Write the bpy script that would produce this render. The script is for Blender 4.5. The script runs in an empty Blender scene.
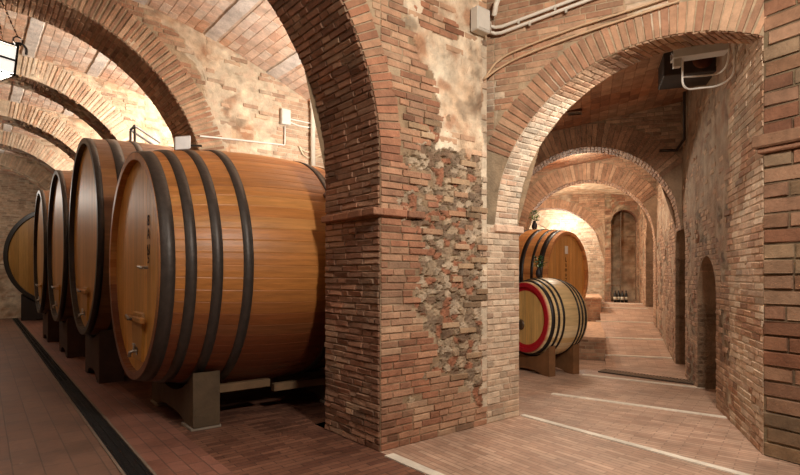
import bpy, math, random
from mathutils import Vector, noise as mn
random.seed(7)
rnd = random.random
SC = bpy.context.scene
COL = SC.collection
PI = math.pi

def lin(r, g, b):
    f = lambda c: (c/255/12.92) if c/255 <= .04045 else ((c/255+.055)/1.055)**2.4
    return (f(r), f(g), f(b))
def mul(c, k): return (c[0]*k, c[1]*k, c[2]*k)
def mix(a, b, t): return tuple(a[i]*(1-t)+b[i]*t for i in range(3))
def clamp(x, a=0., b=1.): return max(a, min(b, x))
def sstep(a, b, x):
    t = clamp((x-a)/(b-a)); return t*t*(3-2*t)
def N(x, y, z=0.): return mn.noise(Vector((x, y, z)))

# ------------------------------------------------------------------ frames
CZ = 1.63
A0 = (-.185, 4.94)                 # corner of the big pillar
AD = (.775, .632)                  # across the barrel hall
UD = (-.632, .775)                 # along the barrel hall
def H(s, h, z): return Vector((A0[0]+AD[0]*s+UD[0]*h, A0[1]+AD[1]*s+UD[1]*h, z))
W0 = (3.31, 4.85)
GD = (.330, .944); RD = (.944, -.330)
def G(t, k, z): return Vector((W0[0]+GD[0]*k-RD[0]*t, W0[1]+GD[1]*k-RD[1]*t, z))
ZR = [(-9, 0), (4.7, 0), (5.5, .08), (6.7, .29), (8.2, .52), (9.7, .77), (11, .83), (30, .83)]
def ramp(k):
    for (a, za), (b, zb) in zip(ZR, ZR[1:]):
        if k <= b: return za+(zb-za)*(k-a)/(b-a)
    return .83

# ------------------------------------------------------------------ mesh collector
class MB:
    def __init__(self): self.v = []; self.f = []; self.c = []; self.s = []; self.m = []; self.uv = None
    def add(self, vs, fs, col, smooth=False, mi=0):
        o = len(self.v); self.v.extend(vs)
        if isinstance(col, list): self.c.extend(col)
        else: self.c.extend([col]*len(vs))
        for f in fs: self.f.append(tuple(i+o for i in f)); self.s.append(smooth); self.m.append(mi)
    def box(self, c, sx, sy, sz, col=(1, 1, 1), ex=(1, 0, 0), ey=(0, 1, 0), ez=(0, 0, 1), bev=0., mi=0):
        ex, ey, ez, c = Vector(ex), Vector(ey), Vector(ez), Vector(c)
        if bev <= 0:
            vs = [c+ex*(i*sx/2)+ey*(j*sy/2)+ez*(k*sz/2) for k in (-1, 1) for j in (-1, 1) for i in (-1, 1)]
            self.add(vs, [(0, 2, 3, 1), (4, 5, 7, 6), (0, 1, 5, 4), (2, 6, 7, 3), (0, 4, 6, 2), (1, 3, 7, 5)], col, mi=mi)
            return
        # chamfered box: three inset face pairs
        vs = []; idx = {}
        for k in (-1, 1):
            for j in (-1, 1):
                for i in (-1, 1):
                    for ax in range(3):
                        d = [sx/2-bev, sy/2-bev, sz/2-bev]; d[ax] += bev
                        idx[(i, j, k, ax)] = len(vs)
                        vs.append(c+ex*(i*d[0])+ey*(j*d[1])+ez*(k*d[2]))
        fs = []
        P = lambda i, j, k, a: idx[(i, j, k, a)]
        for q in (-1, 1):
            fs.append((P(q, -1, -1, 0), P(q, 1, -1, 0), P(q, 1, 1, 0), P(q, -1, 1, 0)))
            fs.append((P(-1, q, -1, 1), P(1, q, -1, 1), P(1, q, 1, 1), P(-1, q, 1, 1)))
            fs.append((P(-1, -1, q, 2), P(1, -1, q, 2), P(1, 1, q, 2), P(-1, 1, q, 2)))
            for w in (-1, 1):
                fs.append((P(q, w, -1, 0), P(q, w, 1, 0), P(q, w, 1, 1), P(q, w, -1, 1)))
                fs.append((P(q, -1, w, 0), P(q, 1, w, 0), P(q, 1, w, 2), P(q, -1, w, 2)))
                fs.append((P(-1, q, w, 1), P(1, q, w, 1), P(1, q, w, 2), P(-1, q, w, 2)))
        for k in (-1, 1):
            for j in (-1, 1):
                for i in (-1, 1): fs.append((P(i, j, k, 0), P(i, j, k, 1), P(i, j, k, 2)))
        self.add(vs, fs, col, mi=mi)
    def tube(self, pts, r, col=(1, 1, 1), n=10, cap=True):
        pts = [Vector(p) for p in pts]; rings = []; up = None
        for i, p in enumerate(pts):
            d = (pts[min(i+1, len(pts)-1)]-pts[max(i-1, 0)]).normalized()
            if up is None:
                up = Vector((0, 0, 1)) if abs(d.z) < .9 else Vector((1, 0, 0))
            x = up.cross(d).normalized(); y = d.cross(x).normalized(); up = y
            rr = r[i] if isinstance(r, (list, tuple)) else r
            rings.append([p+(x*math.cos(2*PI*k/n)+y*math.sin(2*PI*k/n))*rr for k in range(n)])
        vs = [v for ring in rings for v in ring]; fs = []
        for i in range(len(pts)-1):
            for k in range(n):
                fs.append((i*n+k, i*n+(k+1) % n, (i+1)*n+(k+1) % n, (i+1)*n+k))
        if cap: fs.append(tuple(range(n))); fs.append(tuple((len(pts)-1)*n+k for k in range(n)))
        self.add(vs, fs, col, smooth=True)
    def lathe(self, prof, o, ax=(0, 0, 1), col=(1, 1, 1), n=32, smooth=True):
        o = Vector(o); ax = Vector(ax).normalized()
        x = ax.orthogonal().normalized(); y = ax.cross(x)
        vs = []; fs = []
        for (r, z) in prof:
            for k in range(n): vs.append(o+ax*z+(x*math.cos(2*PI*k/n)+y*math.sin(2*PI*k/n))*r)
        for i in range(len(prof)-1):
            for k in range(n): fs.append((i*n+k, i*n+(k+1) % n, (i+1)*n+(k+1) % n, (i+1)*n+k))
        self.add(vs, fs, col, smooth=smooth)
    def build(self, name, mat, parent=None, loc=None, rz=0., normals=True):
        me = bpy.data.meshes.new(name)
        me.from_pydata([tuple(v) for v in self.v], [], self.f); me.update()
        a = me.color_attributes.new('Col', 'FLOAT_COLOR', 'POINT')
        flat = []
        for c in self.c: flat += [c[0], c[1], c[2], 1.]
        a.data.foreach_set('color', flat)
        me.polygons.foreach_set('use_smooth', self.s)
        mats = mat if isinstance(mat, list) else [mat]
        for m in mats: me.materials.append(m)
        if len(mats) > 1: me.polygons.foreach_set('material_index', self.m)
        if self.uv:
            l = me.uv_layers.new(name='UVMap'); k = 0
            for p in me.polygons:
                for li, vi in zip(p.loop_indices, p.vertices): l.data[li].uv = self.uv[vi]
        ob = bpy.data.objects.new(name, me); COL.objects.link(ob)
        if parent is not None: ob.parent = parent
        if loc is not None: ob.location = loc
        ob.rotation_euler[2] = rz
        return ob

def tag(o, label=None, cat=None, group=None, kind=None):
    if label: o['label'] = label
    if cat: o['category'] = cat
    if group: o['group'] = group
    if kind: o['kind'] = kind
    return o
def empty(name, loc, rz=0.):
    o = bpy.data.objects.new(name, None); COL.objects.link(o); o.location = loc; o.rotation_euler[2] = rz
    o.empty_display_size = .1
    return o
def copy_tree(o, parent=None):
    c = o.copy(); COL.objects.link(c)
    if parent is not None: c.parent = parent
    for ch in [x for x in COL.objects if x.parent == o]: copy_tree(ch, c)
    return c
def struct(o): o['kind'] = 'structure'; return o

# ------------------------------------------------------------------ materials
def newmat(name):
    m = bpy.data.materials.new(name); m.use_nodes = True
    nt = m.node_tree; return m, nt, nt.nodes['Principled BSDF']
def mat_vc(name, rough=.9, nscale=9., amp=.35, bump=.35, bscale=45., stretch=None, metal=0., spec=.3, fine=True, coat=0.):
    m, nt, bs = newmat(name); n = nt.nodes; l = nt.links
    at = n.new('ShaderNodeAttribute'); at.attribute_name = 'Col'
    tc = n.new('ShaderNodeTexCoord'); mp = n.new('ShaderNodeMapping')
    if stretch: mp.inputs['Scale'].default_value = stretch
    l.new(tc.outputs['Object'], mp.inputs['Vector'])
    nz = n.new('ShaderNodeTexNoise'); nz.inputs['Scale'].default_value = nscale; nz.inputs['Detail'].default_value = 6
    nz.inputs['Roughness'].default_value = .65
    l.new(mp.outputs['Vector'], nz.inputs['Vector'])
    mr = n.new('ShaderNodeMapRange'); mr.inputs[1].default_value = .25; mr.inputs[2].default_value = .75
    mr.inputs[3].default_value = 1-amp; mr.inputs[4].default_value = 1+amp
    l.new(nz.outputs['Fac'], mr.inputs['Value'])
    vm = n.new('ShaderNodeVectorMath'); vm.operation = 'SCALE'
    l.new(at.outputs['Color'], vm.inputs[0]); l.new(mr.outputs[0], vm.inputs['Scale'])
    l.new(vm.outputs[0], bs.inputs['Base Color'])
    nb = n.new('ShaderNodeTexNoise'); nb.inputs['Scale'].default_value = bscale; nb.inputs['Detail'].default_value = 5
    l.new(mp.outputs['Vector'], nb.inputs['Vector'])
    bp = n.new('ShaderNodeBump'); bp.inputs['Strength'].default_value = bump; bp.inputs['Distance'].default_value = .02
    l.new(nb.outputs['Fac'], bp.inputs['Height']); l.new(bp.outputs['Normal'], bs.inputs['Normal'])
    bs.inputs['Roughness'].default_value = rough; bs.inputs['Metallic'].default_value = metal
    bs.inputs['Specular IOR Level'].default_value = spec
    if coat: bs.inputs['Coat Weight'].default_value = coat; bs.inputs['Coat Roughness'].default_value = .35
    return m
M_MASON = mat_vc('masonry', .92, 7., .32, .5, 40.)
M_STAVE = mat_vc('stave_oak', .43, 3., .28, .08, 6., stretch=(.7, 9, 9), spec=.4, coat=.15)
M_HEAD = mat_vc('head_oak', .45, 3., .26, .08, 6., stretch=(2, 9, .7), spec=.4, coat=.15)
M_IRON = mat_vc('hoop_iron', .45, 14., .3, .15, 30., metal=.25, spec=.5)
M_PAINT = mat_vc('painted', .5, 14., .08, .05, 30., spec=.4)
M_METAL = mat_vc('metal', .35, 14., .15, .05, 30., metal=.8)
M_STONE = mat_vc('stone_strip', .7, 12., .14, .2, 30.)
M_BEAM = mat_vc('cradle_wood', .7, 5., .3, .2, 20.)
M_LEAF = mat_vc('leaf', .5, 20., .3, .1, 30.)

def mat_floor(name, c1, c2, cm, bw, bh, mortar, rough):
    c1, c2, cm = [mix(c, (sum(c)/3,)*3, .22) for c in (c1, c2, cm)]
    m, nt, bs = newmat(name); n = nt.nodes; l = nt.links
    uv = n.new('ShaderNodeUVMap'); uv.uv_map = 'UVMap'
    br = n.new('ShaderNodeTexBrick')
    br.inputs['Scale'].default_value = 1.; br.inputs['Brick Width'].default_value = bw; br.inputs['Row Height'].default_value = bh
    br.inputs['Mortar Size'].default_value = mortar; br.inputs['Color1'].default_value = (*c1, 1); br.inputs['Color2'].default_value = (*c2, 1)
    br.inputs['Mortar'].default_value = (*cm, 1); br.inputs['Mortar Smooth'].default_value = .3
    l.new(uv.outputs[0], br.inputs['Vector'])
    nz = n.new('ShaderNodeTexNoise'); nz.inputs['Scale'].default_value = 1.6; nz.inputs['Detail'].default_value = 8; nz.inputs['Roughness'].default_value = .7
    l.new(uv.outputs[0], nz.inputs['Vector'])
    mr = n.new('ShaderNodeMapRange'); mr.inputs[1].default_value = .3; mr.inputs[2].default_value = .7; mr.inputs[3].default_value = .62; mr.inputs[4].default_value = 1.3
    l.new(nz.outputs['Fac'], mr.inputs['Value'])
    vm = n.new('ShaderNodeVectorMath'); vm.operation = 'SCALE'
    l.new(br.outputs['Color'], vm.inputs[0]); l.new(mr.outputs[0], vm.inputs['Scale'])
    l.new(vm.outputs[0], bs.inputs['Base Color'])
    bp = n.new('ShaderNodeBump'); bp.inputs['Strength'].default_value = .5; bp.inputs['Distance'].default_value = .006
    iv = n.new('ShaderNodeMath'); iv.operation = 'SUBTRACT'; iv.inputs[0].default_value = 1.
    l.new(br.outputs['Fac'], iv.inputs[1])
    n2 = n.new('ShaderNodeTexNoise'); n2.inputs['Scale'].default_value = 14; n2.inputs['Detail'].default_value = 4
    l.new(uv.outputs[0], n2.inputs['Vector'])
    ad = n.new('ShaderNodeMath'); l.new(iv.outputs[0], ad.inputs[0]); l.new(n2.outputs['Fac'], ad.inputs[1])
    l.new(ad.outputs[0], bp.inputs['Height']); l.new(bp.outputs['Normal'], bs.inputs['Normal'])
    r2 = n.new('ShaderNodeMapRange'); r2.inputs[3].default_value = rough-.12; r2.inputs[4].default_value = rough+.15
    l.new(nz.outputs['Fac'], r2.inputs['Value']); l.new(r2.outputs[0], bs.inputs['Roughness'])
    return m
M_FLH = mat_floor('hall_floor_tiles', lin(122, 84, 62), lin(134, 94, 70), lin(104, 76, 60), .42, .21, .006, .55)
M_FLB = mat_floor('border_floor_tiles', lin(142, 86, 62), lin(154, 96, 72), lin(110, 74, 58), .28, .14, .006, .5)
M_FLD = mat_floor('under_barrel_floor', lin(104, 60, 40), lin(142, 90, 60), lin(78, 50, 38), .30, .07, .005, .5)
M_FLG = mat_floor('gallery_floor_bricks', lin(178, 134, 104), lin(204, 164, 132), lin(158, 122, 96), .30, .06, .006, .5)

def mat_emit(name, col, e):
    m, nt, bs = newmat(name)
    bs.inputs['Base Color'].default_value = (*col, 1)
    bs.inputs['Emission Color'].default_value = (*col, 1); bs.inputs['Emission Strength'].default_value = e
    return m
M_GLOW = mat_emit('lamp_glass', (1, .96, .9), .45)

# ------------------------------------------------------------------ masonry surfaces
PAL = {
 'red': [lin(178, 104, 72), lin(190, 118, 84), lin(162, 92, 66), lin(196, 132, 98), lin(150, 92, 68), lin(204, 150, 116)],
 'mid': [lin(182, 122, 90), lin(196, 140, 106), lin(168, 108, 80), lin(206, 160, 128), lin(156, 106, 80)],
 'pale': [lin(206, 168, 142), lin(214, 182, 156), lin(196, 150, 124), lin(220, 194, 170), lin(188, 140, 112)],
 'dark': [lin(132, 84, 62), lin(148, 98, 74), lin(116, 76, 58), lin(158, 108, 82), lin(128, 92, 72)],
 'limed': [lin(214, 182, 158), lin(222, 196, 174), lin(204, 162, 134), lin(228, 208, 188), lin(208, 172, 148), lin(200, 140, 108)],
 'gall': [lin(172, 124, 96), lin(184, 136, 106), lin(160, 112, 86), lin(192, 150, 122), lin(152, 110, 88)],
 'earth': [lin(166, 130, 98), lin(178, 140, 104), lin(150, 116, 88), lin(186, 152, 120), lin(172, 112, 80)],
}
def tint(c): return (c[0]*.96, c[1]*.985, c[2]*.92)
def _dust(pal, mo, k, v):
    m = tuple(sum(c[i] for c in pal)/len(pal) for i in range(3))
    out = [mix(mix(c, m, k), mo, v) for c in pal]
    return [tint(mix(c, (sum(c)/3,)*3, .14)) for c in out]
MORT = {'red': lin(172, 140, 110), 'mid': lin(184, 156, 128), 'pale': lin(212, 190, 168), 'dark': lin(122, 94, 74), 'limed': lin(226, 208, 190),
        'gall': lin(158, 128, 104), 'earth': lin(160, 136, 106)}
for _k in ('red', 'mid', 'pale', 'dark', 'limed', 'gall', 'earth'):
    PAL[_k] = _dust(PAL[_k], mul(MORT[_k], .92), .30, .22)
    MORT[_k] = tint(mix(MORT[_k], (sum(MORT[_k])/3,)*3, .10))
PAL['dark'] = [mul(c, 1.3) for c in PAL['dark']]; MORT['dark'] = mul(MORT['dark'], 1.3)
PAL['red'] = [mul(c, .86) for c in PAL['red']]; MORT['red'] = mul(MORT['red'], .80)
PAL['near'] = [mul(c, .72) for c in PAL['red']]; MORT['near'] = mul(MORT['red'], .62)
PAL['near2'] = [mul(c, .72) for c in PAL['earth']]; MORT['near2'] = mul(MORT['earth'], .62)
PLC = lin(226, 210, 184); PLD = lin(200, 172, 142); STC = [lin(166, 142, 116), lin(184, 160, 132), lin(146, 124, 102), lin(196, 174, 148), lin(168, 114, 86), lin(138, 112, 90)]

def vor(u, v, sc):
    """nearest jittered cell: distance to border-ish, id"""
    x, y = u*sc, v*sc; ix, iy = math.floor(x), math.floor(y); d1 = d2 = 9; cid = 0
    for a in (-1, 0, 1):
        for b in (-1, 0, 1):
            hx = math.sin((ix+a)*127.1+(iy+b)*311.7)*43758.5453; hx -= math.floor(hx)
            hy = math.sin((ix+a)*269.5+(iy+b)*183.3)*43758.5453; hy -= math.floor(hy)
            d = (ix+a+.15+.7*hx-x)**2+(iy+b+.15+.7*hy-y)**2
            if d < d1: d2 = d1; d1 = d; cid = int(hx*9973)
            elif d < d2: d2 = d
    return math.sqrt(d2)-math.sqrt(d1), cid

def brickbox(mb, P, u0, u1, v0, v1, h, col, bev=.006, rough=.0):
    j = lambda: (rnd()-.5)*.006
    b = bev
    back = [(u0, v0), (u1, v0), (u1, v1), (u0, v1)]
    t0, t1 = (rnd()-.5)*rough, (rnd()-.5)*rough
    fr = [(u0+b+j(), v0+b+j()), (u1-b+j(), v0+b+j()), (u1-b+j(), v1-b+j()), (u0+b+j(), v1-b+j())]
    vs = [P(u, v, -.012) for u, v in back]+[P(u, v, h-b*.6) for u, v in back]
    hh = [h+t0+t1, h-t0+t1, h-t0-t1, h+t0-t1]
    vs += [P(u, v, q) for (u, v), q in zip(fr, hh)]
    fs = [(8, 9, 10, 11)]
    for i in range(4):
        k = (i+1) % 4
        fs += [(i, k, k+4, i+4), (i+4, k+4, k+8, i+8)]
    mb.add(vs, fs, col)

def surface(mb, P, u0, u1, lo, hi, zone=None, pal='mid', g=.08, bw=.245, bh=.068, jt=.013, h=.008, rough=.006, skip=None, bricks=True, bond=True, pv=None, seed=0., flip=False):
    """mortar sheet with one box per brick; zone(u,v) -> (kind, palette)"""
    zf = zone or (lambda u, v: ('b', pal))
    nu = max(2, int((u1-u0)/g)); cols = []
    span = max(hi(u0+(u1-u0)*i/8)-lo(u0+(u1-u0)*i/8) for i in range(9))
    nv = max(2, int(span/g))
    vs = []; cs = []
    for i in range(nu+1):
        u = u0+(u1-u0)*i/nu; a, b = lo(u), hi(u)
        for j in range(nv+1):
            v = a+(b-a)*j/nv
            kd, pl = zf(u, v)
            edge = (i in (0, nu)) or (j in (0, nv))
            if kd == 'b':
                c = mul(MORT[pl], .92+.16*N(u*5, v*5, 3)); hh = .003*N(u*9, v*9, 1)
            elif kd == 'p':
                t = clamp(.5+1.1*N(u*2.2, v*2.2, 5)+.5*N(u*8, v*8, 6)); c = mul(mix(PLC, PLD, t), .95+.25*N(u*9, v*9, 8))
                w = clamp(2.6*(N(u*3.1, v*4.2, 21)+.35*N(u*11, v*11, 22)-.12)); c = mix(c, lin(164, 116, 84), .75*w)
                w = clamp(3*(N(u*2.7, v*3.1, 25)+.4*N(u*13, v*13, 26)-.2)); c = mix(c, lin(134, 118, 98), .7*w)
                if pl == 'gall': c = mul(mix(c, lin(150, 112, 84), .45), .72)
                hh = .010+.014*N(u*4, v*4, 7)+.008*N(u*17, v*17, 7)+.005*N(u*37, v*37, 9)
            else:
                d, cid = vor((u+.05*N(u*7, v*7, 1))*.62, v+.035*N(u*8, v*8, 4), 14.)
                t = sstep(.02, .11, d)
                c = mix(mul(MORT['earth'], .78), mul(STC[cid % 6], .76), t); c = mul(c, .95+.3*N(u*12, v*12, 8))
                if pl == 'pale': c = mix(c, PLC, .62)
                elif pl == 'gall': c = mul(c, .8)
                hh = -.016+t*(.014+.022*((cid*37 % 100)/100))+.010*N(u*9, v*9, 3)+.009*N(u*34, v*34, 3)+.006*N(u*70, v*70, 5)
            if edge: hh = min(hh, .004)
            vs.append(P(u, v, hh)); cs.append(c)
    fs = []
    for i in range(nu):
        for j in range(nv):
            a = i*(nv+1)+j; fs.append((a, a+nv+1, a+nv+2, a+1))
    mb.add(vs, fs, cs, smooth=g > .03)
    if not bricks: return
    vmin = min(lo(u0+(u1-u0)*i/40) for i in range(41)); vmax = max(hi(u0+(u1-u0)*i/40) for i in range(41))
    r = int(math.floor(vmin/bh))
    while r*bh < vmax:
        v0 = r*bh+jt/2; v1 = (r+1)*bh-jt/2
        u = u0-(bw/2 if (r % 2 and bond) else 0)-(rnd()*.04)
        if not (r % 2): u = u0
        while u < u1:
            L = bw*(.85+.3*rnd())
            if rnd() < .2: L *= .55
            a = max(u, u0)+jt/2; b = min(u+L, u1)-jt/2
            if u1-b < .07: b = u1-jt/2; L = u1-u+.01
            u += L
            if b-a < .03: continue
            m = (a+b)/2; vm = (v0+v1)/2
            l_ = max(lo(a), lo(b), lo(m)); h_ = min(hi(a), hi(b), hi(m))
            c0 = max(v0, l_+.002); c1 = min(v1, h_-.002)
            if c1-c0 < .02: continue
            kd, pl = zf(m, vm)
            if kd == 'p' and rnd() > .16: continue
            if kd == 's' and (rnd() > .30 or N(m*3, vm*3, 77) < -.12): continue
            if skip and skip(m, vm): continue
            tilt = 0
            c = random.choice(PAL[pl]); c = mul(c, .88+.22*rnd())
            if rnd() < .08: c = mul(c, .66)
            c = mul(c, 1-.3*clamp(2*(N(m*1.9, vm*2.3, 33)-.05)))
            c = mix(c, PLD, clamp(.03+.7*N(m*3.3, vm*3.3, 91)+(.3 if kd == 'p' else 0), 0, .5))
            hb = h+(rnd()-.4)*.9*h
            if kd == 's': hb += .012
            elif kd == 'p': hb += .006
            brickbox(mb, P, a, b, c0, c1, hb, c, rough=rough)
        r += 1

def arch_wall(name, F, sc, zc, R, depth, s0, s1, top, base, zone=None, pal='mid', rpal=None, ipal='dark', g=.1, ring=.3, nring=1, rings_pal=None,
              izone=None, left=True, right=True, back=True, backdepth=None, left_base=None, ring_h=.012, pitch=.078, gap=.006, ibw=.25, bw=.245, ibh=.062, rng=(0, PI), irough=.006, h=.008):
    """F(s,z,e): a wall in a plane, opening of radius R about (sc, zc), e = depth into the wall"""
    mb = MB()
    P = lambda u, v, q: F(u, v, -q)
    arc = lambda u: zc+math.sqrt(max(0, R*R-(u-sc)**2))
    inring = lambda u, v: v > zc and math.hypot(u-sc, v-zc) < R+ring
    zn = zone
    if left and s0 < sc-R: surface(mb, P, s0, sc-R, base, top, zn, pal, g, skip=inring, bw=bw, h=h)
    if right and s1 > sc+R: surface(mb, P, sc+R, s1, base, top, zn, pal, g, skip=inring, bw=bw, h=h)
    a0, a1 = max(s0, sc-R), min(s1, sc+R)
    surface(mb, P, a0, a1, arc, top, zn, pal, g, skip=inring, bw=bw, h=h)
    # radial bricks
    rp = rpal or pal
    for q in range(nring):
        r0 = R+ring*q/nring; r1 = R+ring*(q+1)/nring
        n = int(PI*(R+ring*q/nring)/pitch)
        for i in range(n):
            t0 = PI*i/n; t1 = PI*(i+1)/n; tm = (t0+t1)/2
            if tm < rng[0] or tm > rng[1]: continue
            PP = lambda u, v, hh, F=F: F(sc+v*math.cos(u), zc+v*math.sin(u), -hh)
            s_ = sc+r1*math.cos(tm); z_ = zc+r1*math.sin(tm)
            if s_ < s0+.02 or s_ > s1-.02: continue
            if z_ > top(s_)+.02: continue
            kd, pl = zn(s_, z_) if zn else ('b', rp)
            if kd == 'p' and rnd() > .55: continue
            jj = gap/((r0+r1)/2)*(.7+.8*rnd())
            c = mul(random.choice(PAL[rp]), .82+.32*rnd())
            brickbox(mb, PP, t0+jj, t1-jj, r0+.004-(rnd()*.004 if q == 0 else 0), r1-.008-rnd()*.03, ring_h+rnd()*.006, c, bev=.003 if False else .0015)
    # intrados along the whole opening outline
    ja = zc-base(sc+R); jb = zc-base(sc-R); L = ja+PI*R+jb
    def prof(v):
        if v < ja: return sc+R, zc-ja+v, -1, 0
        if v < ja+PI*R:
            t = (v-ja)/R; return sc+R*math.cos(t), zc+R*math.sin(t), -math.cos(t), -math.sin(t)
        return sc-R, zc-(v-ja-PI*R), 1, 0
    def PI_(u, v, q):
        s, z, ns, nz = prof(v); return F(s+ns*q, z+nz*q, u)
    v0, v1 = (0, L)
    if s1 < sc+R:   # opening cut at the side
        v0 = ja+R*math.acos(clamp((s1-sc)/R, -1, 1))
    iz = (lambda u, v: izone(u, *prof(v)[:2])) if izone else None
    surface(mb, PI_, 0, depth, lambda u: v0, lambda u: v1, iz, ipal, g, bw=ibw, bh=ibh, rough=irough, h=h)
    if back:
        PB = lambda u, v, q: F(u, v, depth+q)
        lo2 = lambda u: arc(u) if abs(u-sc) < R else base(u)
        for (x0, x1, lo_) in ((s0, sc-R, base), (a0, a1, arc), (sc+R, s1, base)):
            if x1 > x0: surface(mb, PB, x0, x1, lo_, top, None, pal, .25, bricks=False)
    return struct(mb.build(name, M_MASON))

# ------------------------------------------------------------------ BARREL HALL
hallceil = lambda s: 1.63+3.93-.056*(s+2.55)**2
HS0, HS1 = -5.4, 1.9
zero = lambda s: 0.

# big pillar + first arch : front face zone
def zone_pillar(s, z):
    n1 = .22*N(s*2.2, z*1.7, 1); n2 = .3*N(s*1.8, z*1.8, 9)
    if s > 1.39+.03*N(z*6, 0, 4): return ('b', 'pale' if z < 4.2 else 'mid')
    n3 = .16*N(s*7, z*7, 13)
    if z > 2.95+n2+n3 and s > .22+n1+n3+.42*sstep(4.1, 3.5, z) and N(s*4, z*3, 15) < .38:
        return ('p', 'mid')
    if .55+n2-.25*sstep(.9, 1.4, s) < z < 3.2 and s > .55+n1*1.5+n3-.2*sstep(1.6, 2.2, z)*.6: return ('s', 'earth')
    if z > 3.4 and s < .35: return ('b', 'mid')
    return ('b', 'red' if N(s*1.3, z*1.3, 20) > -.1 else 'mid')
L0R, L0S, L0Z = 2.37, -2.37, 2.71
camceil = lambda s: hallceil(min(s, .3))+.45
arch_wall('wall_pillar_arch', lambda s, z, e: H(s, e, z), L0S, L0Z, L0R, .96, HS0-.2, 1.47, camceil, zero, zone=zone_pillar,
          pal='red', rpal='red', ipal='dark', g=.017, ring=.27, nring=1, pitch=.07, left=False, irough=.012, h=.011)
mb = MB()   # face of the pillar that runs on as the gallery jamb, and the pillar's far sides
surface(mb, lambda u, v, q: H(u, -q, v), 1.47, 2.03, zero, lambda s: 2.2, None, 'pale', .05)
surface(mb, lambda u, v, q: H(2.03+q, u, v), 0, .96, zero, lambda s: 4.6, None, 'pale', .12)
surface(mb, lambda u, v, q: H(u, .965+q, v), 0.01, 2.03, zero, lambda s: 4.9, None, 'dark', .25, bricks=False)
surface(mb, lambda u, v, q: H(u, -q, v), HS0, L0S-L0R, zero, camceil, None, 'mid', .12)
struct(mb.build('wall_pillar_jamb', M_MASON))

# impost ledge of the pillar
mb = MB()
def ledge(mb, path, z, hh, out, pal='red'):
    """path: list of (point xy, outward xy) corners"""
    for (p, o), (p2, o2) in zip(path, path[1:]):
        p = Vector((*p, 0)); p2 = Vector((*p2, 0)); d = (p2-p); L = d.length; d.normalize(); x = 0
        n = Vector((*o, 0)).normalized()
        while x < L:
            l = min(.26*(.85+.3*rnd()), L-x)
            if L-x-l < .06: l = L-x
            c = p+d*(x+l/2); oo = out*(.9+.25*rnd())
            mb.box(Vector((c.x, c.y, z+hh/2))+n*(oo/2-.03), l-.008, oo+.06, hh-.004, mul(random.choice(PAL[pal]), .8+.3*rnd()), ex=d, ey=n, bev=.007)
            x += l
p0 = H(0, .96, 0); p1 = H(0, 0, 0); p2 = H(.52, 0, 0); dn = (-AD[0], -AD[1]); un = (-UD[0], -UD[1])
ledge(mb, [((p0.x, p0.y), dn), ((p1.x+dn[0]*.05+un[0]*.05, p1.y+dn[1]*.05+un[1]*.05), dn)], 2.19, .07, .055)
ledge(mb, [((p1.x+dn[0]*.0, p1.y+dn[1]*.0), un), ((p2.x, p2.y), un)], 2.19, .07, .055)
struct(mb.build('trim_1', M_MASON))

# hall cross arches
def hall_zone(k):
    def f(s, z):
        n = .35*N(s*1.4+k, z*1.4, k*3.)
        if k == 1 and s > .92: return ('b', 'pale')
        d = math.hypot(s+2.55, z-2.83)
        if s > -.5 and d > 2.37+.42+n*.8 and z < 5.2: return ('s', 'pale') if N(s*1.7, z*1.7, 5+k) > -.12 else ('p', 'pale')
        if d > 2.37+.62+n and k >= 1: return ('p', 'pale')
        if N(s*2, z*2, k*7.) > .33: return ('p', 'pale')
        return ('b', 'mid' if k == 1 else 'pale')
    return f
def hall_izone(k):
    def f(e, s, z):
        if k >= 2 and N(e*2.5+k, s*2.5, z*2.5) > -.3: return ('s', 'earth')
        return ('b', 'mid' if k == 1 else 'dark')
    return f
AH = [4.1, 7.6, 10.8, 13.9, 17.2]
AW = [.82, .72, .7, .7, .7]
for i, (h0, w) in enumerate(zip(AH, AW)):
    arch_wall('wall_hall_arch_%d' % (i+1), (lambda s, z, e, h0=h0: H(s, h0+e, z)), -2.55, 2.83, 2.37, w, HS0, HS1, lambda s: hallceil(s)+.02, zero,
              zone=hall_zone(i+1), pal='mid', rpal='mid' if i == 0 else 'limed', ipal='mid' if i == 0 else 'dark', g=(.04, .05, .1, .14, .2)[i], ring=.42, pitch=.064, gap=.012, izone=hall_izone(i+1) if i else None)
# end wall and side walls
mb = MB()
surface(mb, lambda u, v, q: H(u, 21.5-q, v), HS0, HS1, zero, lambda s: hallceil(s), lambda u, v: ('p', 'pale') if v < 2.6+.3*N(u, v) else ('b', 'pale'), 'pale', .12)
struct(mb.build('wall_hall_end', M_MASON))
mb = MB()
surface(mb, lambda u, v, q: H(HS1-q, u, v), 1.2, 21.5, zero, lambda s: hallceil(HS1)+.05, None, 'mid', .3)
struct(mb.build('wall_hall_side', M_MASON))
mb = MB()
surface(mb, lambda u, v, q: H(HS0+q, u, v), -8, 21.5, zero, lambda s: 5.6, None, 'mid', .4, bricks=False)
surface(mb, lambda u, v, q: H(u, -8+q, v), HS0, 6.5, zero, lambda s: 5.8, None, 'mid', .4, bricks=False)
struct(mb.build('wall_behind_camera', M_MASON))

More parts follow.
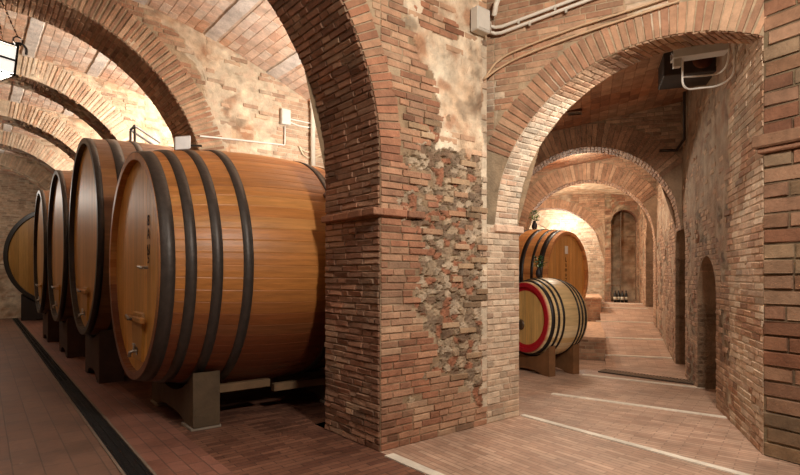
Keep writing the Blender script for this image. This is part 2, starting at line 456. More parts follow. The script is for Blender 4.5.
# ceilings: tiles with limewashed strips
TPAL = [lin(220, 184, 156), lin(224, 190, 164), lin(216, 174, 144), lin(230, 206, 184), lin(222, 184, 156), lin(208, 158, 126)]
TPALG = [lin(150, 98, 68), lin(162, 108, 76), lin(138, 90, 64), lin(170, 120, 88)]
def tiled(mb, P, u0, u1, v0, v1, tu, tv, pal, joint, strips, sw, scol, thick=.006, keep=None):
    nv = int((v1-v0)/tv)
    vs = []; cs = []; nu_ = max(2, int((u1-u0)/(.5 if not keep else .1))); nq = max(4, nv)
    for i in range(nu_+1):
        for j in range(nq+1):
            vs.append(P(u0+(u1-u0)*i/nu_, v0+(v1-v0)*j/nq, 0)); cs.append(joint)
    mb.add(vs, [(i*(nq+1)+j, (i+1)*(nq+1)+j, (i+1)*(nq+1)+j+1, i*(nq+1)+j+1) for i in range(nu_) for j in range(nq)
        if not keep or keep(P(u0+(u1-u0)*(i+.5)/nu_, v0+(v1-v0)*(j+.5)/nq, 0))], cs, smooth=True)
    for j in range(nv):
        va = v0+(v1-v0)*j/nv; vb = v0+(v1-v0)*(j+1)/nv; vm = (va+vb)/2
        if any(abs(vm-s) < sw*.38 for s in strips): continue
        u = u0-rnd()*tu
        while u < u1:
            a = max(u, u0)+.003; b = min(u+tu, u1)-.003; u += tu
            if b-a < .02: continue
            m = (a+b)/2
            if keep and not keep(P(m, vm, 0)): continue
            w = clamp(.5+1.2*N(m*1.1, vm*1.1, 3))
            c = mul(mix(random.choice(pal), scol, .55*w), .9+.18*rnd())
            brickbox(mb, P, a, b, va+.003, vb-.003, thick+rnd()*.004, c, bev=.003)
    for s in strips:
        if v0 < s-sw/2 and s+sw/2 < v1:
            n = max(2, int((u1-u0)/.1)); vs = []; cs = []
            for i in range(n+1):
                u = u0+(u1-u0)*i/n
                for vv, hh in ((s-sw/2, 0), (s-sw/2+.01, .018), (s+sw/2-.01, .018), (s+sw/2, 0)):
                    vs.append(P(u, vv+.012*N(u*4, s), hh)); cs.append(mul(scol, .92+.2*N(u*6, s*3)))
            mb.add(vs, [(i*4+k, (i+1)*4+k, (i+1)*4+k+1, i*4+k+1) for i in range(n) for k in range(3)], cs)
STR = [.88-1.0*i for i in range(-1, 7)]
bays = [(.96, 4.1), (4.92, 7.6), (8.32, 10.8), (11.5, 13.9), (14.6, 17.2), (17.9, 21.5)]
for i, (a, b) in enumerate(bays):
    mb = MB()
    tiled(mb, lambda u, v, q: H(v, u, hallceil(v)-q), a-.02, b+.02, HS0, HS1, .25, .124, TPAL, lin(206, 184, 164), STR, .19, lin(226, 216, 206))
    struct(mb.build('ceiling' if i == 0 else 'ceiling_hall_%d' % (i+1), M_MASON))
mb = MB()
tiled(mb, lambda u, v, q: H(v, u, camceil(v)-q), -8, .0, HS0, 6.5, .5, .25, TPAL, lin(206, 184, 164), STR, .13, lin(226, 216, 206))
struct(mb.build('ceiling_camera_bay', M_MASON))

# ------------------------------------------------------------------ GALLERY
J = H(1.60, 0, 0)
R1D = Vector((3.31-1.06, 4.85-5.95, 0)).normalized()
def R1F(s, z, e): return Vector((J.x+R1D.x*s+AD[0]*e, J.y+R1D.y*s+AD[1]*e, z))
def zone_r1(s, z):
    if N(s*1.5, z*1.5, 31) > .36: return ('b', 'pale')
    return ('b', 'mid')
def iz_r1(e, s, z):
    if s < 1.0 and z < 3.55+.15*N(e*4, s*4): return ('b', 'limed')
    return ('b', 'mid')
arch_wall('wall_gallery_front', R1F, 1.78, 2.19, 1.78, .40, -.13, 2.62, lambda s: 5.2, lambda s: 2.19 if s < .1 else 0., zone=zone_r1, pal='mid', rpal='mid',
          ipal='mid', g=.05, ring=.31, pitch=.069, gap=.010, izone=iz_r1, back=True, ibw=.2, bw=.25)
mb = MB()
ja = H(1.60, 0, 0); jb = H(2.09, 0, 0)
mb.box(Vector(((ja.x+jb.x)/2, (ja.y+jb.y)/2, 2.165))+Vector((UD[0], UD[1], 0))*.02, .50, .10, .085, lin(214, 182, 156), ex=(*AD, 0), ey=(*UD, 0), bev=.012)
struct(mb.build('trim_2', M_MASON))

# right wall with three blind niches
NI = [(2.47, .60, 1.30, 1.9), (4.57, .52, 2.0, 2.62), (9.3, .9, 2.35, 3.2)]     # centre k, half width, spring, crown
gceil = lambda t: 1.63+2.70+.15*(1.52-t)
wtop = lambda k: gceil(0)+.06 if k > .5 else 4.6
def wlo(k):
    z = ramp(k)
    for c, w, sp, cr in NI:
        if abs(k-c) < w: z = sp+(cr-sp)*math.sqrt(max(0, 1-((k-c)/w)**2))
    return z
def zone_rw(k, z):
    n = N(k*1.2, z*1.2, 40)
    for c, w, sp_, cr in NI:
        if abs(k-c) < w+.16 and z < cr+.18: return ('b', 'gall')
    if k < 1.25+.12*N(z*3, 2): return ('b', 'pale' if N(k*2, z*2, 48) > -.1 else 'mid')
    if z > 2.5+.5*n and k < 8: return ('p', 'gall')
    if N(k*2.2, z*1.6, 44) > .12: return ('s', 'gall')
    if N(k*1.6, z*1.6, 46) > .1: return ('p', 'gall')
    return ('b', 'gall')
mb = MB()
def zrw(k, z):
    kd, p = zone_rw(k, z)
    return ('b', p) if kd == 'g' else (kd, p)
cuts = [0]
for c, w, sp, cr in NI: cuts += [c-w, c+w]
cuts.append(12.3)
PW = lambda u, v, q: G(q, u, v)
hole = None
for a, b in zip(cuts, cuts[1:]):
    lo_ = (lambda k, a=a, b=b: wlo(clamp(k, a+1e-4, b-1e-4)))
    surface(mb, PW, a, b, lo_, wtop, zrw, 'gall', .045 if a < 6 else .07, skip=hole, h=.007)
for c, w, sp, cr in NI:
    dp = .5; b0 = ramp(c)
    n = 26; outl = [(c+w, ramp(c+w))]+[(c+w*math.cos(PI*i/n), sp+(cr-sp)*math.sin(PI*i/n)) for i in range(n+1)]+[(c-w, ramp(c-w))]
    acc = [0]
    for p, q in zip(outl, outl[1:]): acc.append(acc[-1]+math.hypot(q[0]-p[0], q[1]-p[1]))
    def PN(u, v, q, outl=outl, acc=acc):
        v = clamp(v, 0, acc[-1]-1e-6)
        for i in range(len(acc)-1):
            if v <= acc[i+1]:
                t = (v-acc[i])/(acc[i+1]-acc[i]+1e-9); x = outl[i][0]+(outl[i+1][0]-outl[i][0])*t; z = outl[i][1]+(outl[i+1][1]-outl[i][1])*t
                return G(-u, x, z)
    surface(mb, PN, 0, dp, lambda u: 0, lambda u, L=acc[-1]: L, None, 'gall', .1)
    surface(mb, lambda u, v, q: G(-dp+q, u, v), c-w, c+w, lambda u: 0, lambda u, c=c, w=w, sp=sp, cr=cr: sp+(cr-sp)*math.sqrt(max(0, 1-((clamp(u, c-w, c+w)-c)/w)**2)), None, 'dark', .1)
struct(mb.build('wall_gallery_right', M_MASON))

# gallery cross arches
KR = [4.32, 7.75]
for i, k0 in enumerate(KR):
    arch_wall('wall_gallery_arch_%d' % (i+1), (lambda s, z, e, k0=k0: G(-s, k0+e, z)), -1.52, 2.42, 1.50, .5, -5.0, 0.05,
              lambda s: gceil(-s)+.04, (lambda s, k0=k0: (2.41 if k0 < 5 else ramp(k0)) if s > -1.5 else (0. if k0 < 5 else .4)), zone=None, pal='gall', rpal='gall', ipal='gall', g=.1, ring=.42)
# vaults of the gallery
def kp(p):
    s = (p.x-A0[0])*AD[0]+(p.y-A0[1])*AD[1]
    e = (p.x-J.x)*R1D.y*-1+(p.y-J.y)*R1D.x
    return s > 1.95 and e > .12
mb = MB()
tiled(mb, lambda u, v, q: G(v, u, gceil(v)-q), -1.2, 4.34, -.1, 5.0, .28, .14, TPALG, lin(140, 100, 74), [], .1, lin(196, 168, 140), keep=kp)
struct(mb.build('ceiling_gallery_1', M_MASON))
mb = MB()
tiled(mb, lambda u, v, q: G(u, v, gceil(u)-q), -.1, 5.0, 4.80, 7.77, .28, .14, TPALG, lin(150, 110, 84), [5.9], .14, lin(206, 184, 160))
struct(mb.build('ceiling_gallery_2', M_MASON))
c3 = lambda t: 1.63+2.62-.045*(t-1.9)**2
mb = MB()
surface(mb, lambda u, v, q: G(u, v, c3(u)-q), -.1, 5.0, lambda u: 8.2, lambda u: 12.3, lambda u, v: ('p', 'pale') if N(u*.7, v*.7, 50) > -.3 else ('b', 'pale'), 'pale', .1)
struct(mb.build('ceiling_gallery_3', M_MASON))
# end wall: tall doorway niche at one side, wide arched opening at the other
def zend(s, z):
    t = -s
    if t < 1.15 and N(t*2, z*2, 60) > -.35: return ('s', 'earth') if N(t*3, z*3, 61) > 0 else ('b', 'dark')
    return ('b', 'gall') if N(t*1.5, z*1.5, 62) < .3 else ('p', 'gall')
KE = 12.2
ez = lambda s: .8
mb = MB()
PE = lambda u, v, q: G(-u, KE-q, v)
ec = lambda s: c3(-s)+.03
darc = lambda u: 3.3+math.sqrt(max(0, .38**2-(u+.42)**2))
surface(mb, PE, -.97, -.80, ez, ec, zend, 'gall', .06)
surface(mb, PE, -.80, -.04, darc, ec, zend, 'gall', .06)
surface(mb, PE, -.04, .1, ez, ec, zend, 'gall', .06)
for s_, sg in ((-.80, 1), (-.04, -1)):
    surface(mb, lambda u, v, q, s_=s_, sg=sg: G(-(s_+sg*q), KE+u, v), 0, .72, ez, lambda s: 3.3, None, 'gall', .1)
n = 16
vs = []; 
for i in range(n+1):
    for e in (0, .7): vs.append(G(.42-.38*math.cos(PI*i/n), KE+e, 3.3+.38*math.sin(PI*i/n)))
mb.add(vs, [(2*i, 2*i+1, 2*i+3, 2*i+2) for i in range(n)], mul(PAL['dark'][0], .8))
surface(mb, lambda u, v, q: G(-u, KE+.7-q, v), -.82, -.02, ez, lambda s: 3.75, lambda u, v: ('p', 'pale'), 'gall', .1)
struct(mb.build('wall_gallery_door_niche', M_MASON))
arch_wall('wall_gallery_end', lambda s, z, e: G(-s, KE+e, z), -2.7, 2.12, 1.72, .45, -5.0, -.97, ec, ez, zone=lambda s, z: ('b', 'gall') if N(s*1.6, z*1.6, 66) < .15 else ('p', 'gall'),
          pal='gall', rpal='gall', ipal='gall', g=.08, ring=.3)
arch_wall('wall_far_arch', lambda s, z, e: G(-s, 14.2+e, z), -3.75, 2.3, 1.35, .5, -5.5, -.5, lambda s: 4.2, ez, zone=None, pal='pale', rpal='pale', ipal='pale', g=.15, ring=.3)
mb = MB()
surface(mb, lambda u, v, q: G(-u, 17-q, v), -6, -.5, ez, lambda s: 4.4, lambda u, v: ('p', 'pale'), 'pale', .12)
surface(mb, lambda u, v, q: G(.5, u, v), 12.3, 17, ez, lambda s: 4.4, None, 'pale', .12)
surface(mb, lambda u, v, q: G(5.4, u, v), 12.3, 17, ez, lambda s: 4.4, None, 'pale', .3, bricks=False)
surface(mb, lambda u, v, q: G(u, v, 4.25), .4, 6., lambda u: 12.6, lambda u: 17, None, 'pale', .3, bricks=False)
surface(mb, lambda u, v, q: G(u, v, .8), .4, 6., lambda u: 12.2, lambda u: 17, None, 'gall', .3, bricks=False)
struct(mb.build('wall_far_room', M_MASON))
mb = MB()
surface(mb, lambda u, v, q: G(4.95-q, u, v), 2.5, 12.3, zero, lambda s: 4.5, None, 'gall', .2)
struct(mb.build('wall_gallery_left', M_MASON))

# the near pillar of large blocks, with its impost
mb = MB()
bdir = Vector((.56, -1, 0)).normalized(); bn = Vector((-1, -.56, 0)).normalized(); q0 = Vector((3.31, 4.85, 0))
PB_ = lambda u, v, q: q0+bdir*u+bn*q+Vector((0, 0, v))
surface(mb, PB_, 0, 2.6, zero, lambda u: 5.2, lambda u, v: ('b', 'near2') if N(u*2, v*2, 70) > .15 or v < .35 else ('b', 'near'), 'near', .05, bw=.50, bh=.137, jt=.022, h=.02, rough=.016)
bk = Vector((GD[0], GD[1], 0))
surface(mb, lambda u, v, q: q0+bk*(-.0)+Vector((RD[0], RD[1], 0))*u+bk*q+Vector((0, 0, v)), 0, .6, zero, lambda u: 5.2, None, 'red', .2, bricks=False)
struct(mb.build('pillar_near', M_MASON))
mb = MB()
x = -.0
while x < 2.6:
    l = .5*(.85+.3*rnd())
    mb.box(q0+bdir*(x+l/2-.06)+bn*.03+Vector((0, 0, 2.84)), l-.01, .16, .115, mul(random.choice(PAL['near']), .8+.2*rnd()), ex=bdir, ey=bn, bev=.014)
    mb.box(q0+bdir*(x+l/2-.03)+bn*.01+Vector((0, 0, 2.76)), l-.01, .12, .05, mul(random.choice(PAL['dark']), .7+.2*rnd()), ex=bdir, ey=bn, bev=.01)
    x += l
struct(mb.build('trim_3', M_MASON))
mb = MB()   # wall that closes the camera bay beside the near pillar
surface(mb, lambda u, v, q: q0+bdir*(2.6+u)+bn*q+Vector((0, 0, v)), 0, 8, zero, lambda u: 5.2, None, 'mid', .4, bricks=False)
struct(mb.build('wall_camera_side', M_MASON))

# ------------------------------------------------------------------ FLOORS
def poly_floor(name, pts, mat, dirv, sub=None):
    mb = MB(); d = Vector((*dirv, 0)).normalized(); e = Vector((-d.y, d.x, 0))
    mb.add([Vector(p) for p in pts], [tuple(range(len(pts)))], (1, 1, 1))
    mb.uv = [(Vector(p).dot(d), Vector(p).dot(e)) for p in mb.v]
    return mb.build(name, mat)
def hp(s, h, z=0.): return H(s, h, z)
DS = -1.995  # across position of the drain centre line (front room)
# drain runs from (-2.14,4.37) in direction (-.618,.786)
DP = Vector((-2.14, 4.37, 0)); DD = Vector((-.618, .786, 0)).normalized(); DN = Vector((DD.y, -DD.x, 0))
def dpt(w, l, z=0.): p = DP+DN*w+DD*l; return Vector((p.x, p.y, z))
fl = MB()
def addpoly(pts, d, mi):
    d = Vector((*d, 0)).normalized(); e = Vector((-d.y, d.x, 0))
    fl.add([Vector(p) for p in pts], [tuple(range(len(pts)))], (1, 1, 1), mi=mi)
    fl.uv = (fl.uv or [])+[(Vector(p).dot(d), Vector(p).dot(e)) for p in pts]
la, lb = -9.5, 23.
addpoly([dpt(-4.2, la), dpt(-.11, la), dpt(-.11, lb), dpt(-4.2, lb)], (DD.x, DD.y), 0)
addpoly([dpt(.11, la), dpt(.62, la), dpt(.62, lb), dpt(.11, lb)], (DD.x, DD.y), 1)
s1a, s1b = H(1.95, -8, 0), H(2.03, .0, 0)
addpoly([dpt(.62, la), H(0, -8, 0), H(0, 0, 0), H(0, 1.2, 0), H(1.9, 1.2, 0), H(1.9, 21.5, 0), dpt(.62, lb)], (AD[0], AD[1]), 2)
Sx = Vector((1.41, 6.25, 0)); Se = Sx+Vector((.592, -.806, 0))*14
addpoly([H(0, 0, 0), H(0, -8, 0), Vector((Se.x, Se.y, 0)), Sx], (.592, -.806), 3)
QN = Vector((2.9, 4.22, 0))     # beyond the last strip the courses turn with the gallery
addpoly([Sx, Se, Vector((12, -3, 0)), G(-.6, -1.5, 0), G(-.4, 4.7, 0)], (.80, -.60), 3)
addpoly([Sx, G(-.4, 4.7, 0), G(5.0, 4.7, 0), G(5.0, 2.4, 0), H(1.9, .96, 0)], (.80, -.60), 3)
# ramp in the gallery: strips of k
for (k0, k1) in ((4.7, 5.5), (5.5, 6.7), (6.7, 8.2), (8.2, 9.7), (9.7, 11), (11, 12.95)):
    tl = 1.19 if k0 > 5.4 else 1.19
    addpoly([G(tl, k0, ramp(k0)), G(-.4, k0, ramp(k0)), G(-.4, k1, ramp(k1)), G(tl, k1, ramp(k1))], (RD[0], RD[1]), 3)
addpoly([G(5, 4.7, 0), G(1.19, 4.7, 0), G(1.19, 5.4, 0), G(5, 5.4, 0)], (RD[0], RD[1]), 3)
struct(fl.build('floor', [M_FLH, M_FLB, M_FLD, M_FLG]))

# terraces (brick fronts, paved tops)
def terrace(name, k0, k1, t0, t1, zb, zt):
    mb = MB()
    surface(mb, lambda u, v, q: G(t1-u, k0-q, v), 0, t1-t0, lambda u: zb, lambda u: zt-.05, None, 'mid', .06)
    surface(mb, lambda u, v, q: G(t0-q, u, v), k0, k1, lambda u: zb, lambda u: zt-.05, None, 'mid', .1)
    vs = [G(t0-.02, k0-.03, zt), G(t1, k0-.03, zt), G(t1, k1, zt), G(t0-.02, k1, zt)]
    lw = [v-Vector((0, 0, .05)) for v in vs]
    mb.add(vs+lw, [(0, 1, 2, 3), (0, 1, 5, 4), (0, 3, 7, 4), (4, 5, 6, 7)], lin(196, 158, 128))
    return struct(mb.build(name, M_MASON))
terrace('wall_terrace_low', 5.36, 9.2, 1.19, 4.95, 0, .44)
terrace('wall_terrace_high', 9.18, 12.2, 1.16, 4.95, .3, 1.07)

# pale stone strips
def strip(name, p, q, w, z0=0., z1=0.):
    p = Vector((*p, z0)); q = Vector((*q, z1)); d = (q-p).normalized(); n = Vector((-d.y, d.x, 0))
    mb = MB(); k = max(2, int((q-p).length/.12)); vs = []; cs = []
    for i in range(k+1):
        c = p+(q-p)*i/k; jl = .006*N(i*.7, p.x); jr = .006*N(i*.7, p.y+9)
        cc = mul(lin(234, 224, 206), .92+.25*N(i*.6, p.x*3, 2))
        for o, hz in ((-w/2+jl, -.01), (-w/2+jl, .012), (w/2+jr, .012), (w/2+jr, -.01)): vs.append(c+n*o+Vector((0, 0, hz))); cs.append(cc)
    mb.add(vs, [(i*4+a, (i+1)*4+a, (i+1)*4+a+1, i*4+a+1) for i in range(k) for a in range(3)], cs)
    return struct(mb.build(name, M_STONE))
strip('trim_4', (-.10, 4.84), (2.60, 1.49), .10)
strip('trim_5', (1.43, 6.23), (4.2, 2.46), .075)
strip('trim_6', (2.10, 7.36), (3.84, 6.05), .07)
strip('trim_7', (3.01, 8.78), (4.42, 7.72), .07)
for i, (k, tl) in enumerate(((5.5, 1.19), (6.7, 1.45), (8.2, 1.3), (9.7, 1.16), (11, 1.16))):
    a = G(tl, k+.02*i, 0); b = G(.0, k, 0)
    strip('trim_%d' % (8+i), (a.x, a.y), (b.x, b.y), .07, ramp(k)+(.004), ramp(k)+.004)

# drains
dr = empty('floor_drain', dpt(0, 0))
mb = MB(); mb.box(dpt(0, (la+lb)/2, -.035), lb-la, .22, .03, lin(26, 24, 23), ex=DD, ey=DN)
mb.build('channel', M_METAL, dr, loc=-dpt(0, 0))
mb = MB()
for w in (-.1, .1): mb.box(dpt(w, 8, .003), 31, .022, .016, lin(128, 112, 98), ex=DD, ey=DN)
mb.build('edge_bar', M_STONE, dr, loc=-dpt(0, 0))
mb = MB()
x = -1.5
while x < 21:
    mb.box(dpt(0, x, -.006), .012, .185, .012, lin(44, 42, 41), ex=DD, ey=DN); x += .03 if x < 5 else .06
for w in (-.06, 0, .06): mb.box(dpt(w, 9.75, -.006), 22.5, .008, .012, lin(44, 42, 41), ex=DD, ey=DN)
mb.build('grating', M_IRON, dr, loc=-dpt(0, 0))
tag(dr, 'long black slotted drain channel set in the tiles beside the barrel row', 'drain')
ga = Vector((3.45, 9.12, 0)); gb = Vector((4.52, 8.02, 0)); gd = (gb-ga).normalized(); gn = Vector((-gd.y, gd.x, 0))
gr = empty('floor_grate', (ga+gb)/2)
mb = MB(); mb.box((ga+gb)/2-(ga+gb)/2+Vector((0, 0, .006)), (gb-ga).length, .27, .008, lin(52, 42, 36), ex=gd, ey=gn)
mb.build('tray', M_METAL, gr)
mb = MB(); L = (gb-ga).length; x = -L/2
while x < L/2:
    mb.box(gd*x+Vector((0, 0, .016)), .022, .26, .014, lin(150, 126, 104), ex=gd, ey=gn); x += .05
for w in (-.13, .13): mb.box(gn*w+Vector((0, 0, .016)), L, .015, .014, lin(92, 80, 70), ex=gd, ey=gn)
mb.build('grating', M_IRON, gr)
tag(gr, 'dark slotted metal grate crossing the brick gallery floor', 'grate')

# ------------------------------------------------------------------ BARRELS
OAK = [lin(182, 118, 58), lin(190, 126, 64), lin(172, 108, 50), lin(194, 134, 72), lin(176, 113, 54)]
OAKH = [lin(206, 152, 72), lin(212, 158, 80), lin(198, 142, 64), lin(208, 154, 76)]
def make_barrel(name, L, Rh, Rb, zc, hoops, stcol, hdcol, hoopcol, nst=64, red_below=None, rim=None, board=.15, thick=.06, inset=.07, backhead=True):
    root = empty(name, (0, 0, 0))
    rr = lambda x: Rh+(Rb-Rh)*(1-(2*x/L-1)**2)
    o = Vector((-L/2, 0, zc))
    P = lambda x, r, t: o+Vector((x, r*math.cos(t), r*math.sin(t)))
    mb = MB(); nx = 22
    for k in range(nst):
        c = mul(random.choice(stcol), .90+.16*rnd())
        t0 = 2*PI*k/nst; t1 = 2*PI*(k+1)/nst; e = (t1-t0)*.05
        if red_below: w = sstep(red_below+.12, red_below-.25, math.sin(t0)+.10*(rnd()-.5)); c = mul(mix(c, lin(104, 40, 30), .72*w), 1-.3*w)  # staves turn redder and darker towards the barrel's underside
        ts = [(t0, -.0025), (t0+e, 0), ((t0+t1)/2, .001), (t1-e, 0), (t1, -.0025)]
        xs = [L*i/nx for i in range(nx+1)]
        vs = []; 
        prof = [(inset, Rh-thick)]+[(0, Rh-thick)]+[(x, rr(x)) for x in xs]+[(L, Rh-thick), (L-inset, Rh-thick)]
        for (x, r) in prof:
            for t, d in ts: vs.append(P(x, r+d, t))
        n = len(prof); cc = []
        for i, (x, r) in enumerate(prof):
            q = c if (rim is None or i > 1 and 0 < x) else rim
            cc += [q]*5
        mb.add(vs, [(i*5+a, i*5+a+1, (i+1)*5+a+1, (i+1)*5+a) for i in range(n-1) for a in range(4)], cc, smooth=False)
    mb.build('staves', M_STAVE, root)
    for side in ((0, 1) if backhead else (0,)):
        mb = MB(); R = Rh-thick+.005; y = -R; x = inset*.8 if side == 0 else L-inset*.8
        while y < R-.01:
            w = min(board*(.85+.3*rnd()), R-y); c = mul(random.choice(hdcol), .86+.26*rnd())
            if R-y-w < .04: w = R-y
            vs = []; m = 6
            for i in range(m+1):
                yy = y+.001+(w-.002)*i/m; z = math.sqrt(max(0, R*R-yy*yy))
                dd = .0015 if i in (0, m) else 0
                sx = 1 if side == 0 else -1
                for q in (-1, 1): vs.append(o+Vector((x+dd*sx, yy, q*z)))
            mb.add(vs, [(2*i, 2*i+1, 2*i+3, 2*i+2) for i in range(m)], c)
            y += w
        # dark backing just behind the boards
        nb = 48; xb = x+.01*(1 if side == 0 else -1)
        mb.add([o+Vector((xb, R*math.cos(2*PI*i/nb), R*math.sin(2*PI*i/nb))) for i in range(nb)], [tuple(range(nb))], mul(hdcol[0], .3))
        mb.build('head', M_HEAD, root)
    for (x, w) in hoops:
        mb = MB(); nn = 96
        x0, x1 = x-w/2, x+w/2
        pr = [(x0, rr(clamp(x0, 0, L))-.003), (x0, rr(clamp(x0, 0, L))+.010), ((x0+x1)/2, rr(clamp((x0+x1)/2, 0, L))+.012), (x1, rr(clamp(x1, 0, L))+.010), (x1, rr(clamp(x1, 0, L))-.003)]
        vs = []
        for (xx, r) in pr:
            for k in range(nn): vs.append(P(xx, r, 2*PI*k/nn))
        mb.add(vs, [(i*nn+k, i*nn+(k+1) % nn, (i+1)*nn+(k+1) % nn, (i+1)*nn+k) for i in range(4) for k in range(nn)], hoopcol, smooth=True)
        # riveted lap
        for rz_ in (-.3, .3): mb.lathe([(0, .012), (.012, .010), (.014, 0)], P(x+w*rz_, rr(x), 1.2), P(0, 1, 1.2)-P(0, 0, 1.2), hoopcol, n=8)
        mb.build('hoop', M_IRON, root)
    return root
HOOPC = lin(66, 58, 52)
def hatch(root, L, Rh, zc, thick=.06, inset=.07, y=0., col=OAKH, tap=True, scale=1.):
    """inspection door with crossbar and wooden handle near the foot of the head (local -X face)"""
    x = -L/2+inset*.8; zb = zc-Rh+thick+.14*scale
    mb = MB(); w0, w1, hh = .19*scale, .24*scale, .52*scale
    pts = [(-w0, 0), (w0, 0), (w1, hh*.7), (w1*.8, hh), (-w1*.8, hh), (-w1, hh*.7)]
    vs = [Vector((x-.03, y+a, zb+b)) for a, b in pts]+[Vector((x, y+a*1.05, zb+b*1.02)) for a, b in pts]
    mb.add(vs, [tuple(range(6))]+[(i, (i+1) % 6, (i+1) % 6+6, i+6) for i in range(6)], mul(col[0], .75))
    d = mb.build('door', M_HEAD, root); tag(d, 'small wooden inspection door at the foot of the head')
    mb = MB()
    mb.box((x-.055, y, zb+hh*.88), .05, .80*scale, .06, mul(lin(190, 140, 80), .9), bev=.008)
    mb.build('crossbar', M_BEAM, d)
    mb = MB()
    mb.tube([(x-.03, y, zb+hh*.88), (x-.13, y, zb+hh*.88)], .014, lin(120, 116, 110))
    mb.tube([(x-.12, y-.09, zb+hh*.88), (x-.12, y+.09, zb+hh*.95)], .013, lin(120, 116, 110))
    mb.build('screw_handle', M_METAL, d)
    if tap:
        mb = MB()
        z = zb+.1
        mb.tube([(x-.02, y, z), (x-.07, y, z), (x-.10, y, z-.012), (x-.105, y, z-.06)], .02, lin(168, 160, 150))
        mb.tube([(x-.06, y, z), (x-.06, y, z+.07)], .012, lin(168, 160, 150)); mb.tube([(x-.06, y-.05, z+.075), (x-.06, y+.05, z+.075)], .011, lin(168, 160, 150))
        mb.tube([(x-.035, y, z), (x-.02, y, z)], .045, lin(150, 145, 138), n=14)
        t = mb.build('tap', M_METAL, root); tag(t, 'steel tap low on the head')
def text_obj(s, size, parent, loc, rot, col, name):
    cu = bpy.data.curves.new(name, 'FONT'); cu.body = s; cu.size = size; cu.extrude = .001; cu.align_x = 'CENTER'; cu.align_y = 'CENTER'
    m, nt, bs = newmat(name+'_ink'); bs.inputs['Base Color'].default_value = (*col, 1); bs.inputs['Roughness'].default_value = .8
    o = bpy.data.objects.new(name, cu); COL.objects.link(o); cu.materials.append(m)
    bpy.context.view_layer.update()
    me = bpy.data.meshes.new_from_object(o.evaluated_get(bpy.context.evaluated_depsgraph_get()))
    bpy.data.objects.remove(o); me.name = name
    if not me.materials: me.materials.append(m)
    o = bpy.data.objects.new(name, me); COL.objects.link(o)
    o.parent = parent; o.location = loc; o.rotation_euler = rot; return o

AANG = math.atan2(AD[1], AD[0])
# the large polished barrel
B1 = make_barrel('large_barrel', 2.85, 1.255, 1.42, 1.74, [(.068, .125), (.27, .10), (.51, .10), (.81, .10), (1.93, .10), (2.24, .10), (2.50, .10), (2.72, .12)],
                 OAK, OAKH, HOOPC, nst=68, red_below=-.22, thick=.075, inset=.09)
BROT = AANG-math.radians(1)
B1H = H(-1.545, 2.60, 0)
B1.location = B1H+Vector((math.cos(BROT), math.sin(BROT), 0))*1.425; B1.rotation_euler[2] = BROT
hatch(B1, 2.85, 1.255, 1.74, y=-.12, thick=.075, inset=.09)
for i, (ch, dz) in enumerate((('8', .46), ('A', .32), ('5', .06), ('N', .15))):
    o = text_obj(ch, .16 if i != 2 else .15, B1, (-1.425+.068, -.52, 1.75+dz), (PI/2, 0, -PI/2), lin(38, 24, 16), 'stencil_letter')
mb = MB(); mb.tube([(-1.36, -.52, 1.72), (-1.44, -.52, 1.72)], .018, lin(176, 166, 150)); mb.tube([(-1.43, -.62, 1.715), (-1.43, -.40, 1.73)], .014, lin(186, 176, 160))
tt = mb.build('sampling_tap', M_METAL, B1)
mb = MB(); mb.lathe([(0, .03), (.035, .025), (.045, 0)], (.42, -1.16, 2.56), (0, -.8, .56), lin(96, 56, 30), n=16)
mb.build('bung', M_HEAD, B1)
tag(B1, 'large polished oak barrel with four front hoops beside the brick pillar', 'barrel')

# three taller barrels and a cross-standing one behind
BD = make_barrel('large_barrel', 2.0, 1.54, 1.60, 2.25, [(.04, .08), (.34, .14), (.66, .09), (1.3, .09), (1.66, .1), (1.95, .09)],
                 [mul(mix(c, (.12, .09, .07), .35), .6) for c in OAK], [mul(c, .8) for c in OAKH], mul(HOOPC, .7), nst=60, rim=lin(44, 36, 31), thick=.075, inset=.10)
hatch(BD, 2.0, 1.54, 2.25, thick=.075, inset=.10)
mb = MB()
for y in (-.16, .16): mb.tube([(-.25, y, 3.84), (-.25, y, 4.10)], .02, lin(60, 52, 46))
mb.tube([(-.25, -.16, 4.12), (-.25, .16, 4.12)], .02, lin(60, 52, 46)); mb.tube([(-.25, -.16, 4.12), (.15, -.16, 3.9)], .02, lin(60, 52, 46)); mb.tube([(-.25, .16, 4.12), (.15, .16, 3.9)], .02, lin(60, 52, 46))
fr = mb.build('bung_frame', M_IRON, BD); tag(fr, 'bent black iron frame on top')
labs = ['tall dark-hooped oak barrel directly behind the large polished barrel, iron frame on top',
        'tall oak barrel third along the row from the pillar, its face turned to the drain',
        'fourth oak barrel along the row, seen almost edge-on before the end wall']
for i, (h, lb_) in enumerate(zip((5.85, 9.1, 12.32), labs)):
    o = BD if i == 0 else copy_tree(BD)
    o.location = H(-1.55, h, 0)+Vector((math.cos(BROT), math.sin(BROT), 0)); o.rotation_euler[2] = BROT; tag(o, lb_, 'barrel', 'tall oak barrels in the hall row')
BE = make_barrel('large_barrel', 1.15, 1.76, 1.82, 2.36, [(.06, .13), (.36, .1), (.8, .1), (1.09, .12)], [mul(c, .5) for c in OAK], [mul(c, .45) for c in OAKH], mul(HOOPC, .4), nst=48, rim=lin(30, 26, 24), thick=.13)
BER = math.radians(96)
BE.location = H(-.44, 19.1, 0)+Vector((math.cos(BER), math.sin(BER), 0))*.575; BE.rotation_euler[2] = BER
tag(BE, 'dark round-faced oak barrel standing crosswise at the end wall of the hall', 'barrel')

